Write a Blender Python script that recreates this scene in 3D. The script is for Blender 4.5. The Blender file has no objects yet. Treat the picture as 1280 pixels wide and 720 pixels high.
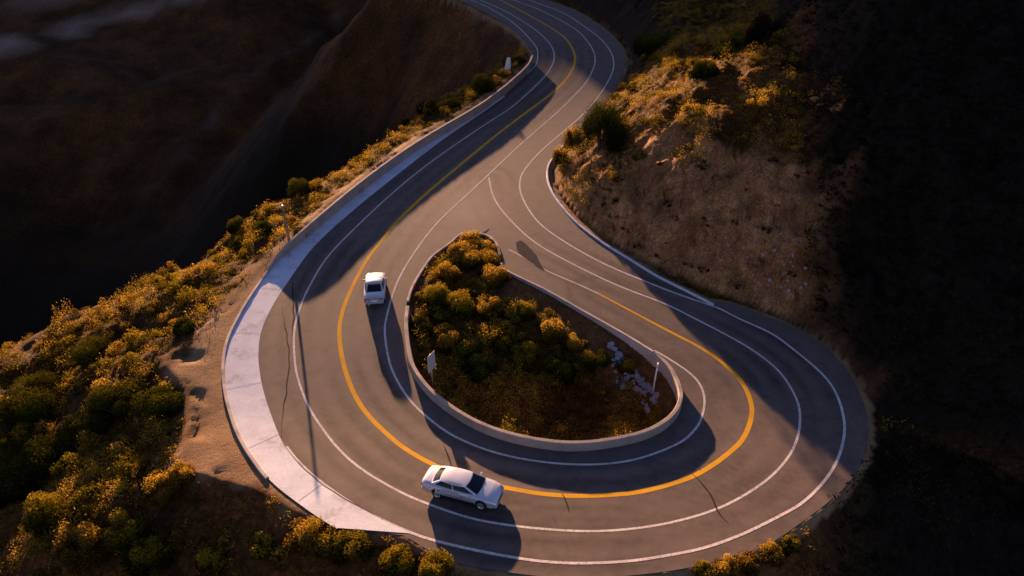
import bpy, bmesh, math, random
import numpy as np
from mathutils import Vector, Matrix
from mathutils.geometry import delaunay_2d_cdt

random.seed(7); rng = np.random.default_rng(11)
scene = bpy.context.scene
C = bpy.data.collections.new('Scene'); scene.collection.children.link(C)
R = math.radians

# ------------------------------------------------------------------ camera
CAM_H, TILT, F = 37.0, R(35), 924.0
cam = bpy.data.cameras.new('camera'); co = bpy.data.objects.new('camera', cam); C.objects.link(co)
co.location = (0, 0, CAM_H); co.rotation_euler = (R(90) - TILT, 0, 0)
cam.lens = F / 1280 * 36; cam.sensor_width = 36; cam.clip_end = 6000; cam.clip_start = .5
scene.camera = co
st, ct = math.sin(TILT), math.cos(TILT)

SUN_AZ, SUN_EL = 17.0, 5.9          # degrees left of straight ahead, above horizon

def zroad(X, Y):
    # banked hairpin: the outside of the bend (nearest the camera) is the high side
    t = (37.0 - Y) / 1.5
    return 0.085 * 1.5 * np.logaddexp(0, t)

def unproj(px, py, z=None, dz=0.0):
    a = (px - 640) / F; b = -(py - 360) / F
    dx, dy, dzr = a, ct + b * st, -st + b * ct
    zz = 0.0 if z is None else z
    for _ in range(12):
        t = (zz - CAM_H) / dzr
        X, Y = dx * t, dy * t
        if z is not None: break
        zz = float(zroad(X, Y)) + dz
    return X, Y

def crom(pts, n=8):
    P = [np.array(p, float) for p in pts]
    P = [2 * P[0] - P[1]] + P + [2 * P[-1] - P[-2]]
    out = []
    for i in range(1, len(P) - 2):
        for k in range(n):
            t = k / n
            out.append(.5 * (2 * P[i] + (P[i+1] - P[i-1]) * t + (2*P[i-1] - 5*P[i] + 4*P[i+1] - P[i+2]) * t*t
                             + (-P[i-1] + 3*P[i] - 3*P[i+1] + P[i+2]) * t**3))
    out.append(P[-2]); return out

def smooth_line(A, it=2):
    A = np.array(A)
    for _ in range(it):
        B = A.copy(); B[1:-1] = .25 * A[:-2] + .5 * A[1:-1] + .25 * A[2:]; A = B
    return A

def curve(pts, dz=0.0, n=8, it=6):
    c = crom([(p[0], p[1]) for p in pts], n)
    return smooth_line([unproj(p[0], p[1], None, dz) for p in c], it)

# ------------------------------------------------------------------ measured lines of the road (surveyed from the photograph)
WALL_PX = [(667,69),(661,81),(642,99),(626,112),(597,133),(537,168),(487,201),(437,239),(400,270),(365,301),(347,322),(330,347),(310,377),(300,395),(287,422),(281,455),(284,490),(292,520),(300,541),(315,567),(340,599),(375,627),(400,645),(425,660)]
L1 = [(480,-30),(540,-16),(588,0),(610,9),(641,28),(659,45),(671,60),(672,71),(670,81),(657,94),(631,114),(616,126)]
B = [(500,-36),(560,-18),(600,0),(626,11),(644,21),(669,37),(687,54),(693,69),(689,84),(676,101),(641,133),(612,152),(550,194),(500,233),(450,279),(410,320),(390,352),(377,379),(368,411),(368,445),(372,472),(385,507),(404,537),(425,563),(450,585),(482,605),(520,624),(585,647),(640,657),(690,662),(735,664),(780,662),(830,655),(880,642),(920,625),(960,599),(985,572),(997,547),(1000,525),(998,505),(987,482),(970,460),(940,437),(905,417),(870,399),(830,379),(772,357),(710,327),(667,302),(635,272),(617,247),(611,222)]
YL = [(520,-42),(580,-20),(625,0),(654,15),(691,36),(708,49),(717,64),(719,73),(716,86),(702,106),(672,130),(625,165),(562,217),(525,249),(492,281),(480,297),(457,327),(436,368),(428,390),(424,412),(426,437),(432,465),(445,497),(462,521),(480,539),(505,560),(542,581),(590,600),(635,610),(675,617),(717,620),(755,619),(800,615),(855,600),(885,585),(910,567),(930,547),(940,518),(937,497),(927,477),(910,459),(880,437),(842,417),(808,399),(761,374),(748,367)]
YF = [(748,367),(724,356),(680,337),(655,322),(636,312)]
CL = [(540,-46),(600,-18),(641,0),(672,11),(716,34),(734,51),(743,67),(743,82),(734,101),(721,116),(695,142),(650,181),(610,219),(580,247),(545,280),(515,320),(495,356),(483,397),(481,417),(486,450),(495,473),(512,500),(537,524),(567,545),(610,563),(655,574),(705,580),(755,580),(800,573),(847,555),(866,540),(876,525),(881,502),(876,482),(862,466),(837,449),(818,438)]
DL = [(570,-46),(620,-18),(661,0),(702,15),(729,32),(749,47),(762,62),(767,76),(765,92),(750,118),(730,142),(706,163),(675,190),(656,212),(650,226),(652,245),(670,275),(702,300),(755,330),(810,353),(840,365),(880,379),(900,386),(925,399),(965,417),(992,437),(1020,460),(1040,482),(1052,510),(1056,540),(1047,575),(1030,602),(1005,627),(980,642),(930,667),(880,685),(830,695),(780,702),(710,704),(642,697),(547,677),(500,660),(460,641),(430,623),(397,599),(372,576),(358,558)]
KERB = [(706,182),(694,196),(686,210),(687,230),(700,254),(722,279),(755,304),(785,322),(822,345),(860,364),(893,381)]
STRIP_IN = [(632,120),(600,143),(560,170),(520,200),(482,230),(445,260),(395,305),(367,342),(342,380),(327,412),(323,440),(324,460),(330,492),(347,540),(360,562),(397,600),(450,635),(490,655),(516,667)]
ISL_KERB = [(627,318),(622,303),(612,294),(599,290),(585,290),(572,293),(560,304),(541,317),(529,332),(518,350),(512,362),(508,376)]
BARR = [(507,382),(505,400),(506,418),(509,440),(515,461),(532,484),(555,504),(592,527),(635,543),(680,552),(717,555),(755,552),(800,543),(828,531),(845,517),(853,502),(854,487),(846,467),(833,450),(818,438)]
ISL_R = [(818,438),(780,415),(730,387),(680,359),(634,337),(628,328)]
R_OUT = [(893,376),(915,380),(960,396),(1010,419),(1050,452),(1075,492),(1084,525),(1083,560),(1069,593),(1045,620),(1003,652),(960,681),(920,694),(855,711),(780,720),(710,723),(640,716),(590,708),(552,697),(528,683),(505,669)]
TOP_R = [(600,-50),(650,-18),(676,-2),(712,10),(742,27),(762,43),(777,60),(782,78),(776,96),(757,126),(730,156),(706,182)]
TOP_L = [(480,-22),(535,-10),(578,2),(605,15),(636,33),(652,48),(662,60),(667,69)]

def wall_h(i, n):
    # 1.0 m parapet that tapers into a low kerb beyond the tall pole
    y = i
    return y
def curve_h(pts, hs, n=8, it=4):
    c = crom([(p[0], p[1], h) for p, h in zip(pts, hs)], n)
    W = smooth_line([unproj(p[0], p[1], None, max(p[2], 0)) for p in c], it)
    return W, [max(p[2], .05) for p in c]
WH = [0.75 + .0*i for i in range(len(WALL_PX))]
for i, p in enumerate(WALL_PX):
    if i < 9: WH[i] = 1.15
    elif i == 9: WH[i] = .95
    elif i == 10: WH[i] = .45
    else: WH[i] = .16 if i < 21 else .06
W_WALL, H_WALL = curve_h(WALL_PX, WH)
W_BARR, H_BARR = curve_h(BARR, [.72] * len(BARR))
W_ISLK = curve(ISL_KERB, .12); W_ISLR, H_ISLR = curve_h(ISL_R, [.8, .55, .35, .3, .22, .14])
W_ROUT = curve(R_OUT); W_TOPR = curve(TOP_R); W_TOPL = curve(TOP_L); W_KERB = curve(KERB)

def resample(P, step):
    P = np.array(P); d = np.r_[0, np.cumsum(np.hypot(*np.diff(P, axis=0).T))]
    n = max(2, int(d[-1] / step)); s = np.linspace(0, d[-1], n)
    return np.c_[np.interp(s, d, P[:, 0]), np.interp(s, d, P[:, 1])]

# outer outline of the asphalt
K_ext = W_KERB + 0
outer = np.vstack([W_TOPL, W_WALL[1:], W_ROUT[::-1], W_KERB[::-1], W_TOPR[::-1][1:]])
# shift right kerb outward a little so asphalt passes below it
island = np.vstack([W_ISLK, W_BARR, W_ISLR[1:]])
outer = resample(np.vstack([outer, outer[:1]]), .7)[:-1]
island = resample(np.vstack([island, island[:1]]), .5)[:-1]

def seg_dist(X, Y, P, closed=True, want=False):
    P = np.array(P); A = P if closed else P[:-1]; Bp = np.roll(P, -1, 0) if closed else P[1:]
    best = np.full(X.shape, 1e18); nx = np.zeros(X.shape); ny = np.zeros(X.shape)
    for (ax, ay), (bx, by) in zip(A, Bp):
        vx, vy = bx - ax, by - ay; L = vx*vx + vy*vy + 1e-12
        t = np.clip(((X - ax) * vx + (Y - ay) * vy) / L, 0, 1)
        qx, qy = ax + t * vx, ay + t * vy
        d = (X - qx) ** 2 + (Y - qy) ** 2
        m = d < best; best = np.where(m, d, best)
        if want: nx = np.where(m, qx, nx); ny = np.where(m, qy, ny)
    return (np.sqrt(best), nx, ny) if want else np.sqrt(best)
def inside(X, Y, P):
    P = np.array(P); A = P; Bp = np.roll(P, -1, 0); r = np.zeros(X.shape, bool)
    for (ax, ay), (bx, by) in zip(A, Bp):
        if ay == by: continue
        r ^= ((ay > Y) != (by > Y)) & (X < (bx - ax) * (Y - ay) / (by - ay) + ax)
    return r
def sst(a, b, x):
    t = np.clip((x - a) / (b - a), 0, 1); return t * t * (3 - 2 * t)

def vnoise(x, y, seed=0):
    xi = np.floor(x).astype(np.int64); yi = np.floor(y).astype(np.int64); fx = x - xi; fy = y - yi
    u = fx * fx * fx * (fx * (fx * 6 - 15) + 10); v = fy * fy * fy * (fy * (fy * 6 - 15) + 10)
    def h(a, b):
        n = (a * 374761393 + b * 668265263 + seed * 1442695041) & 0x7fffffff
        n = ((n ^ (n >> 13)) * 1274126177) & 0x7fffffff
        n = ((n ^ (n >> 15)) * 2246822519) & 0x7fffffff
        return (n & 0xffffff) / float(0xffffff) * 2 - 1
    return ((h(xi, yi) * (1 - u) + h(xi+1, yi) * u) * (1 - v) + (h(xi, yi+1) * (1 - u) + h(xi+1, yi+1) * u) * v)
def fbm(x, y, s, octs=4, seed=0):
    r = 0; a = 1.0; x = x / s; y = y / s
    for o in range(octs):
        r = r + a * vnoise(x + 17.3 * o, y - 9.1 * o, seed + o); a *= .5; x = x * 2.03; y = y * 2.03
    return r

# bench = road plus the bare dirt shoulder outside the left parapet
BENCH_SH = [(425,662),(380,652),(330,622),(262,598),(222,590),(236,560),(246,520),(240,490),(222,468),(208,452),(222,438),(252,418),(285,385),(318,345),(350,309),(392,272),(430,241),(480,201),(530,167),(590,133),(622,109),(640,95),(655,82),(664,70)]
sh = np.array([unproj(p[0], p[1], -.1) for p in BENCH_SH])
bench = np.vstack([sh[::-1], W_ROUT[::-1], W_KERB[::-1], W_TOPR[::-1][1:], W_TOPL])
bench = resample(np.vstack([bench, bench[:1]]), 1.2)[:-1]
RIM = [(560,112,-.8),(500,164,-1),(430,210,-1.4),(365,247,-2),(300,292,-3),(240,325,-4),(190,352,-5),(130,392,-6),(50,432,-7.5),(0,466,-8.5),(-120,540,-11),(-300,650,-16)]
rim = [unproj(*p) for p in RIM]
top_edge = [unproj(605,14,-.5), unproj(640,40,-.5), unproj(655,62,-.5), unproj(648,80,-.5), unproj(610,96,-.6)]
upper = [(-60,400), unproj(480,-20,-.5), unproj(560,0,-.5)] + top_edge + rim + [(-70,-60), (400,-60), (400,400)]
upper = resample(np.vstack([upper, upper[:1]]), 3)[:-1]
HB = [(520,-70),(640,-34),(690,-6),(722,8),(750,24),(772,40),(787,60),(792,80),(786,98),(765,128),(738,156),(712,182),(698,197),(693,212),(695,230),(708,252),(730,276),(762,300),(800,324),(850,345),(905,368),(960,388),(1012,410),(1056,446),(1086,490),(1098,530)]
hb = curve(HB, n=3)
hillpoly = np.vstack([hb, [(60, 32), (160, 24), (500, 24), (500, 900), (-40, 900), (-60, 400)]])
hillpoly = resample(np.vstack([hillpoly, hillpoly[:1]]), 2.5)[:-1]

RIDGES = []
def height(X, Y, detail=True):
    X = np.asarray(X, float); Y = np.asarray(Y, float)
    zr = zroad(X, Y)
    d, nx, ny = seg_dist(X, Y, bench, want=True)
    ib = inside(X, Y, bench); d = np.where(ib, 0, d)
    ox = (X - nx) / (d + 1e-6); oy = (Y - ny) / (d + 1e-6)
    south = sst(.45, 1.0, -oy)
    slope = .34 + .42 * south
    zb = zroad(nx, ny)
    z = np.where(ib, zr, zb - slope * np.clip(d - .2, 0, None))
    # valley drop beyond the rim
    du = np.where(inside(X, Y, upper), 0, seg_dist(X, Y, upper))
    z = z - (1.35 - .65 * sst(88, 105, Y)) * np.clip(du, 0, None) 
    # hollows and humps on the slope
    dro = seg_dist(X, Y, outer)
    sh_ = ib & ~inside(X, Y, outer)
    z = z + np.where(sh_, -(.35 * sst(1.5, 8, dro) + .55 * np.clip(-fbm(X * .55 + Y * .3, Y, 2.4, 4, 71), 0, 1) * sst(.8, 3.5, dro)), 0)
    und = fbm(X, Y, 9, 3, 5) * 1.1 * sst(2, 9, d) + fbm(X, Y, 2.2, 3, 8) * .28 * sst(.3, 3, d)
    z = z + und
    # valley floor / opposite hillside rising away from the camera
    V = -74 + .24 * (Y - 130) + fbm(X, Y, 55, 4, 21) * 7 - 3.2 * np.abs(fbm(X + Y * .5, Y - X * .5, 26, 4, 23)) - .9 * np.abs(fbm(X, Y, 7, 3, 25)) - .05 * (X + 60)
    for Lr, hh, w in RIDGES:
        dl = seg_dist(X, Y, Lr, closed=False); V = V + hh * np.exp(-(dl / w))
    V = np.minimum(V, -12)
    k = 4.0
    z = np.where(d > 1, k * np.logaddexp(z / k, V / k), z)
    # the hill on the right
    ih = inside(X, Y, hillpoly); dh = np.where(ih, seg_dist(X, Y, hillpoly), 0)
    cap = 6.0 + 6.5 * sst(9, 24, X) + 90 * sst(27, 46, X - .10 * (Y - 70))
    cap = np.where((Y > 100), cap * (1 - sst(100, 150, Y) * sst(42, 30, X)) + 3.5 * sst(105, 130, Y), cap)
    sl = 1.25 - .45 * sst(26, 44, X)
    endf = sst(24, 42, Y + .0 * X)
    gul = fbm(X * 1.0, Y * .5, 1.6, 4, 33); gul = gul - .9 * np.exp(-(fbm(X, Y * .35, 4.2, 4, 35) / .07) ** 2) + .8 * np.abs(fbm(X * .7, Y, 2.1, 4, 37))
    hh = cap * (1 - np.exp(-(sl * dh) / cap)) + .10 * np.clip(dh, 0, 60) * sst(6, 16, X) * sst(150, 110, Y)
    hh = hh * endf + (gul * .5 + fbm(X, Y, 5, 3, 41) * .45) * sst(.5, 4, dh) + fbm(X, Y, 1.1, 2, 43) * .16 * sst(.2, 1.5, dh)
    z = np.where(ih, np.maximum(zr, 0) * np.exp(-dh / 4) + np.clip(hh, 0, None), z)
    # sunken island
    ii = inside(X, Y, island); di = np.where(ii, seg_dist(X, Y, island), 0)
    dep = .2 + 2.7 * sst(50, 37, Y)
    jump = 1.5 * sst(8, 11, X) * sst(54, 44, Y)
    zi = zr - jump * sst(.2, 1.0, di) - dep * (1 - np.exp(-(di * .55) / 1.4)) + fbm(X, Y, 2.5, 3, 51) * .3 * sst(.3, 2, di)
    z = np.where(ii, zi, z)
    # unseen distant ridges toward the sun, profile shaped for the shade they cast
    prof = 36 + 75 * sst(-75, -66, X) - 8 * sst(-108, -128, X) - 14 * sst(-135, -175, X) + fbm(X, Y * 0, 30, 3, 61) * 1.2
    rg = prof * np.exp(-((Y - 430) / 60.0) ** 2)
    z = np.where(Y > 250, np.maximum(z, z * (1 - sst(250, 400, Y)) + rg), z)
    return z

def march(px, py):
    a = (px - 640) / F; b = -(py - 360) / F
    dx, dy, dz = a, ct + b * st, -st + b * ct
    t = np.arange(60, 620, 1.0) ; h = height(dx * t, dy * t); k = np.argmax(CAM_H + dz * t < h)
    return dx * t[k], dy * t[k]
RIDGE1 = [march(*p) for p in [(-90,108),(0,84),(60,62),(130,42),(200,22),(262,2)]]
RIDGE2 = [march(*p) for p in [(190,262),(235,205),(300,140),(360,85),(420,35),(455,4)]]
RIDGE3 = [march(*p) for p in [(15,24),(60,8),(80,2)]]
RIDGES += [(RIDGE1, 5, 14), (RIDGE2, 5, 11), (RIDGE3, 3, 10)]
def axis(lo, flo, fhi, hi, s, g=1.09):
    mid = list(np.arange(flo, fhi, s)); a = [flo]; st_ = s
    while a[-1] > lo: st_ *= g; a.append(a[-1] - st_)
    b = [mid[-1]]; st_ = s
    while b[-1] < hi: st_ *= g; b.append(b[-1] + st_)
    return np.array(a[::-1][:-1] + mid + b[1:])
ax = axis(-900, -52, 50, 900, .3); ay = axis(-40, 20, 128, 2200, .3, 1.045)
GX, GY = np.meshgrid(ax, ay, indexing='ij')
GZ = height(GX, GY)
in_road = inside(GX, GY, outer) & ~inside(GX, GY, island)
dr = seg_dist(GX, GY, outer)
GZ = np.where(in_road, GZ - .06 - .10 * sst(.2, .6, dr), GZ)

from numpy import ndarray
def terrain_at(x, y):
    i = np.clip(np.searchsorted(ax, x) - 1, 0, len(ax) - 2); j = np.clip(np.searchsorted(ay, y) - 1, 0, len(ay) - 2)
    u = (x - ax[i]) / (ax[i+1] - ax[i]); v = (y - ay[j]) / (ay[j+1] - ay[j])
    return (GZ[i, j] * (1-u) + GZ[i+1, j] * u) * (1-v) + (GZ[i, j+1] * (1-u) + GZ[i+1, j+1] * u) * v

def pix_to_terrain(px, py):
    a = (px - 640) / F; b = -(py - 360) / F
    dx, dy, dz = a, ct + b * st, -st + b * ct
    t = np.arange(20, 500, .12)
    X, Y, Z = dx * t, dy * t, CAM_H + dz * t
    h = terrain_at(X, Y); k = np.argmax(Z < h)
    return X[k], Y[k], h[k]

# ------------------------------------------------------------------ mesh helpers
def newmesh(name, verts, faces, smooth=True):
    me = bpy.data.meshes.new(name); me.from_pydata([tuple(map(float, v)) for v in verts], [], [tuple(map(int, f)) for f in faces])
    if smooth: me.polygons.foreach_set('use_smooth', [True] * len(me.polygons))
    me.update(); return me
def quadmesh(name, V, nq):
    """V: (4*nq,3) separate quads"""
    me = bpy.data.meshes.new(name)
    me.vertices.add(4 * nq); me.vertices.foreach_set('co', V.astype(np.float32).ravel())
    me.loops.add(4 * nq); me.loops.foreach_set('vertex_index', np.arange(4 * nq, dtype=np.int32))
    me.polygons.add(nq); me.polygons.foreach_set('loop_start', np.arange(0, 4 * nq, 4, dtype=np.int32))
    me.polygons.foreach_set('loop_total', np.full(nq, 4, dtype=np.int32))
    me.update(); me.validate(); return me
def link(name, me, mat=None, parent=None, kind=None):
    o = bpy.data.objects.new(name, me); C.objects.link(o)
    if mat is not None and me is not None: me.materials.append(mat)
    if parent: o.parent = parent
    if kind: o['kind'] = kind
    return o
def tag(o, label, cat, group=None, kind=None):
    if label: o['label'] = label
    if cat: o['category'] = cat
    if group: o['group'] = group
    if kind: o['kind'] = kind
    return o
def empty(name, loc=(0,0,0), rz=0):
    o = bpy.data.objects.new(name, None); C.objects.link(o); o.location = loc; o.rotation_euler = (0,0,rz); o.empty_display_size = .2
    return o

# ------------------------------------------------------------------ materials
def mat(name, rough=.8, spec=.3):
    m = bpy.data.materials.new(name); m.use_nodes = True; n = m.node_tree.nodes; b = n['Principled BSDF']
    b.inputs['Roughness'].default_value = rough; b.inputs['Specular IOR Level'].default_value = spec
    return m, m.node_tree, b
def N(nt, t, **kw):
    n = nt.nodes.new(t)
    for k, v in kw.items():
        if hasattr(n, k): setattr(n, k, v)
        else: n.inputs[k.replace('_', ' ')].default_value = v
    return n
def noise(nt, scale, detail=4, rough=.6, vec=None):
    n = N(nt, 'ShaderNodeTexNoise'); n.inputs['Scale'].default_value = scale; n.inputs['Detail'].default_value = detail; n.inputs['Roughness'].default_value = rough
    if vec: nt.links.new(vec, n.inputs['Vector'])
    return n
def ramp(nt, src, stops):
    r = N(nt, 'ShaderNodeValToRGB'); e = r.color_ramp.elements
    while len(e) < len(stops): e.new(.5)
    for el, (p, c) in zip(e, stops): el.position = p; el.color = (*c, 1) if len(c) == 3 else c
    nt.links.new(src, r.inputs[0]); return r
def mix(nt, fac, a, b, mode='MIX'):
    m = N(nt, 'ShaderNodeMix'); m.data_type = 'RGBA'; m.blend_type = mode
    for s, v in ((m.inputs[0], fac), (m.inputs[6], a), (m.inputs[7], b)):
        if isinstance(v, (int, float)): s.default_value = v
        elif isinstance(v, tuple): s.default_value = (*v, 1)
        else: nt.links.new(v, s)
    return m.outputs[2]
def bump(nt, b, src, strength=.5, dist=.05):
    n = N(nt, 'ShaderNodeBump'); n.inputs['Strength'].default_value = strength; n.inputs['Distance'].default_value = dist
    nt.links.new(src, n.inputs['Height']); nt.links.new(n.outputs[0], b.inputs['Normal'])
def wpos(nt):
    return N(nt, 'ShaderNodeNewGeometry').outputs['Position']

def mk_terrain():
    m, nt, b = mat('terrain_soil', .95, .1); p = wpos(nt)
    at = N(nt, 'ShaderNodeAttribute'); at.attribute_name = 'zone'
    sep = N(nt, 'ShaderNodeSeparateColor'); nt.links.new(at.outputs['Color'], sep.inputs[0])
    n1 = noise(nt, .35, 6, .65, p); n2 = noise(nt, 2.6, 6, .7, p); n3 = noise(nt, 11, 4, .7, p)
    n5 = noise(nt, .09, 8, .72, p)
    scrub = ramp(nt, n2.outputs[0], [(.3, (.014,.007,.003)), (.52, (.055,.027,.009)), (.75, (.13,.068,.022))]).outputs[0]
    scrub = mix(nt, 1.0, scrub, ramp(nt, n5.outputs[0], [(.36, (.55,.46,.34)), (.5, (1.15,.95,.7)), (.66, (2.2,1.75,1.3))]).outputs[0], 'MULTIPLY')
    dark = ramp(nt, n2.outputs[0], [(.3, (.002,.0016,.001)), (.55, (.010,.0075,.0045)), (.8, (.026,.019,.010))]).outputs[0]  # shade of the right hillside and valley put into the soil colour
    dirt = ramp(nt, n3.outputs[0], [(.28, (.085,.050,.024)), (.5, (.20,.122,.058)), (.8, (.36,.24,.13))]).outputs[0]
    dirt = mix(nt, .45, dirt, ramp(nt, n1.outputs[0], [(.38, (.10,.056,.028)), (.62, (.32,.20,.105))]).outputs[0])
    mp = N(nt, 'ShaderNodeMapping'); mp.inputs['Scale'].default_value = (1, .8, .45); nt.links.new(p, mp.inputs['Vector'])
    n4 = noise(nt, 1.7, 8, .72, mp.outputs[0])
    n6 = noise(nt, 5.5, 8, .75, p)
    rock = ramp(nt, n4.outputs[0], [(.34, (.030,.015,.007)), (.43, (.15,.078,.032)), (.55, (.235,.13,.055)), (.68, (.42,.28,.15))]).outputs[0]
    rock = mix(nt, .55, rock, ramp(nt, n6.outputs[0], [(.34, (.035,.017,.007)), (.5, (.20,.105,.045)), (.64, (.44,.28,.15))]).outputs[0]); mps = N(nt, 'ShaderNodeMapping'); mps.inputs['Scale'].default_value = (1.3, .5, .12); nt.links.new(p, mps.inputs['Vector']); n8 = noise(nt, 1.6, 6, .7, mps.outputs[0]); rock = mix(nt, 1.0, rock, ramp(nt, n8.outputs[0], [(.36, (.35,.33,.30)), (.42, (.95,.95,.95)), (.6, (1,1,1)), (.68, (1.35,1.35,1.3))]).outputs[0], 'MULTIPLY'); rock = mix(nt, 1.0, rock, ramp(nt, n1.outputs[0], [(.34, (.62,.52,.42)), (.5, (1.08,.92,.74)), (.66, (1.55,1.36,1.12))]).outputs[0], 'MULTIPLY')
    trail = ramp(nt, n2.outputs[0], [(.3, (.10,.062,.042)), (.7, (.40,.27,.20))]).outputs[0]
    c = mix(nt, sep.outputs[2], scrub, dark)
    c = mix(nt, sep.outputs[1], c, rock)
    c = mix(nt, sep.outputs[0], c, dirt)
    c = mix(nt, at.outputs['Alpha'], c, trail)
    nt.links.new(c, b.inputs['Base Color'])
    add = N(nt, 'ShaderNodeMath'); add.operation = 'ADD'; nt.links.new(n2.outputs[0], add.inputs[0]); nt.links.new(n3.outputs[0], add.inputs[1])
    bump(nt, b, add.outputs[0], .6, .12)
    return m
def mk_asphalt():
    m, nt, b = mat('asphalt', .85, .25); p = wpos(nt)
    n1 = noise(nt, .28, 5, .6, p); n2 = noise(nt, 30, 3, .7, p); n3 = noise(nt, 2.0, 6, .65, p)
    c = ramp(nt, n1.outputs[0], [(.3, (.078,.060,.053)), (.7, (.122,.092,.080))]).outputs[0]
    c = mix(nt, .35, c, ramp(nt, n3.outputs[0], [(.35, (.060,.047,.041)), (.65, (.138,.104,.091))]).outputs[0])
    c = mix(nt, .5, c, ramp(nt, n2.outputs[0], [(.3, (.045,.036,.032)), (.7, (.15,.115,.102))]).outputs[0])
    at = N(nt, 'ShaderNodeAttribute'); at.attribute_name = 'wear'
    sep = N(nt, 'ShaderNodeSeparateColor'); nt.links.new(at.outputs['Color'], sep.inputs[0])
    wn = N(nt, 'ShaderNodeMath'); wn.operation = 'MULTIPLY'; nt.links.new(sep.outputs[0], wn.inputs[0]); nt.links.new(ramp(nt, n3.outputs[0], [(.3, (.45,.45,.45)), (.6, (1,1,1))]).outputs[0], wn.inputs[1])
    c = mix(nt, wn.outputs[0], c, (.036,.028,.025)); n7 = noise(nt, .75, 8, .75, p); c = mix(nt, 1.0, c, ramp(nt, n7.outputs[0], [(.32, (.68,.66,.65)), (.5, (1,1,1)), (.68, (1.22,1.18,1.14))]).outputs[0], 'MULTIPLY')
    c = mix(nt, sep.outputs[1], c, (.26,.175,.15))      # dusty, never driven apex
    c = mix(nt, sep.outputs[2], c, (.018,.017,.018))    # darker patch
    nt.links.new(c, b.inputs['Base Color']); bump(nt, b, n2.outputs[0], .35, .015)
    return m
def mk_paint(name, col, dark, thr=.36):
    m, nt, b = mat(name, .9, .1); p = wpos(nt)
    n = noise(nt, 6, 7, .8, p); n2 = noise(nt, .8, 3, .6, p)
    c = ramp(nt, n.outputs[0], [(thr - .08, dark), (thr + .08, col)]).outputs[0]
    c = mix(nt, ramp(nt, n2.outputs[0], [(.4, (0,0,0)), (.7, (.35,.35,.35))]).outputs[0], c, dark)
    nt.links.new(c, b.inputs['Base Color']); return m
def mk_concrete(name, a, bcol, joints=False):
    m, nt, b = mat(name, .85, .2); p = wpos(nt)
    n1 = noise(nt, .7, 6, .65, p); n2 = noise(nt, 7, 5, .7, p)
    c = ramp(nt, n1.outputs[0], [(.3, a), (.7, bcol)]).outputs[0]
    c = mix(nt, .35, c, ramp(nt, n2.outputs[0], [(.3, tuple(.6*x for x in a)), (.7, bcol)]).outputs[0]); n3 = noise(nt, .45, 7, .75, p); c = mix(nt, 1.0, c, ramp(nt, n3.outputs[0], [(.34, (.62,.60,.60)), (.46, (.94,.94,.94)), (.6, (1,1,1))]).outputs[0], 'MULTIPLY')
    nt.links.new(c, b.inputs['Base Color']); bump(nt, b, n2.outputs[0], .3, .02); return m
def mk_leaf(name, cols, trans=.45):
    m = bpy.data.materials.new(name); m.use_nodes = True; nt = m.node_tree; nt.nodes.clear()
    at = N(nt, 'ShaderNodeAttribute'); at.attribute_name = 'tint'
    oi = N(nt, 'ShaderNodeObjectInfo')
    add = N(nt, 'ShaderNodeMath'); add.operation = 'MULTIPLY_ADD'; nt.links.new(oi.outputs['Random'], add.inputs[0]); add.inputs[1].default_value = .25; nt.links.new(at.outputs['Fac'], add.inputs[2])
    r = ramp(nt, add.outputs[0], cols)
    d = N(nt, 'ShaderNodeBsdfDiffuse'); t = N(nt, 'ShaderNodeBsdfTranslucent'); mx = N(nt, 'ShaderNodeMixShader'); mx.inputs[0].default_value = trans
    nt.links.new(r.outputs[0], d.inputs[0]); nt.links.new(r.outputs[0], t.inputs[0])
    nt.links.new(d.outputs[0], mx.inputs[1]); nt.links.new(t.outputs[0], mx.inputs[2])
    out = N(nt, 'ShaderNodeOutputMaterial'); nt.links.new(mx.outputs[0], out.inputs[0]); return m
def mk_plain(name, col, rough=.5, spec=.5, metal=0, var=.15, coat=0, scale=6):
    m, nt, b = mat(name, rough, spec); b.inputs['Metallic'].default_value = metal; b.inputs['Coat Weight'].default_value = coat
    tc = N(nt, 'ShaderNodeTexCoord'); n = noise(nt, scale, 4, .6, tc.outputs['Object'])
    c = ramp(nt, n.outputs[0], [(.3, tuple(x * (1 - var) for x in col)), (.7, tuple(min(1, x * (1 + var * .5)) for x in col))])
    nt.links.new(c.outputs[0], b.inputs['Base Color']); return m

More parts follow.
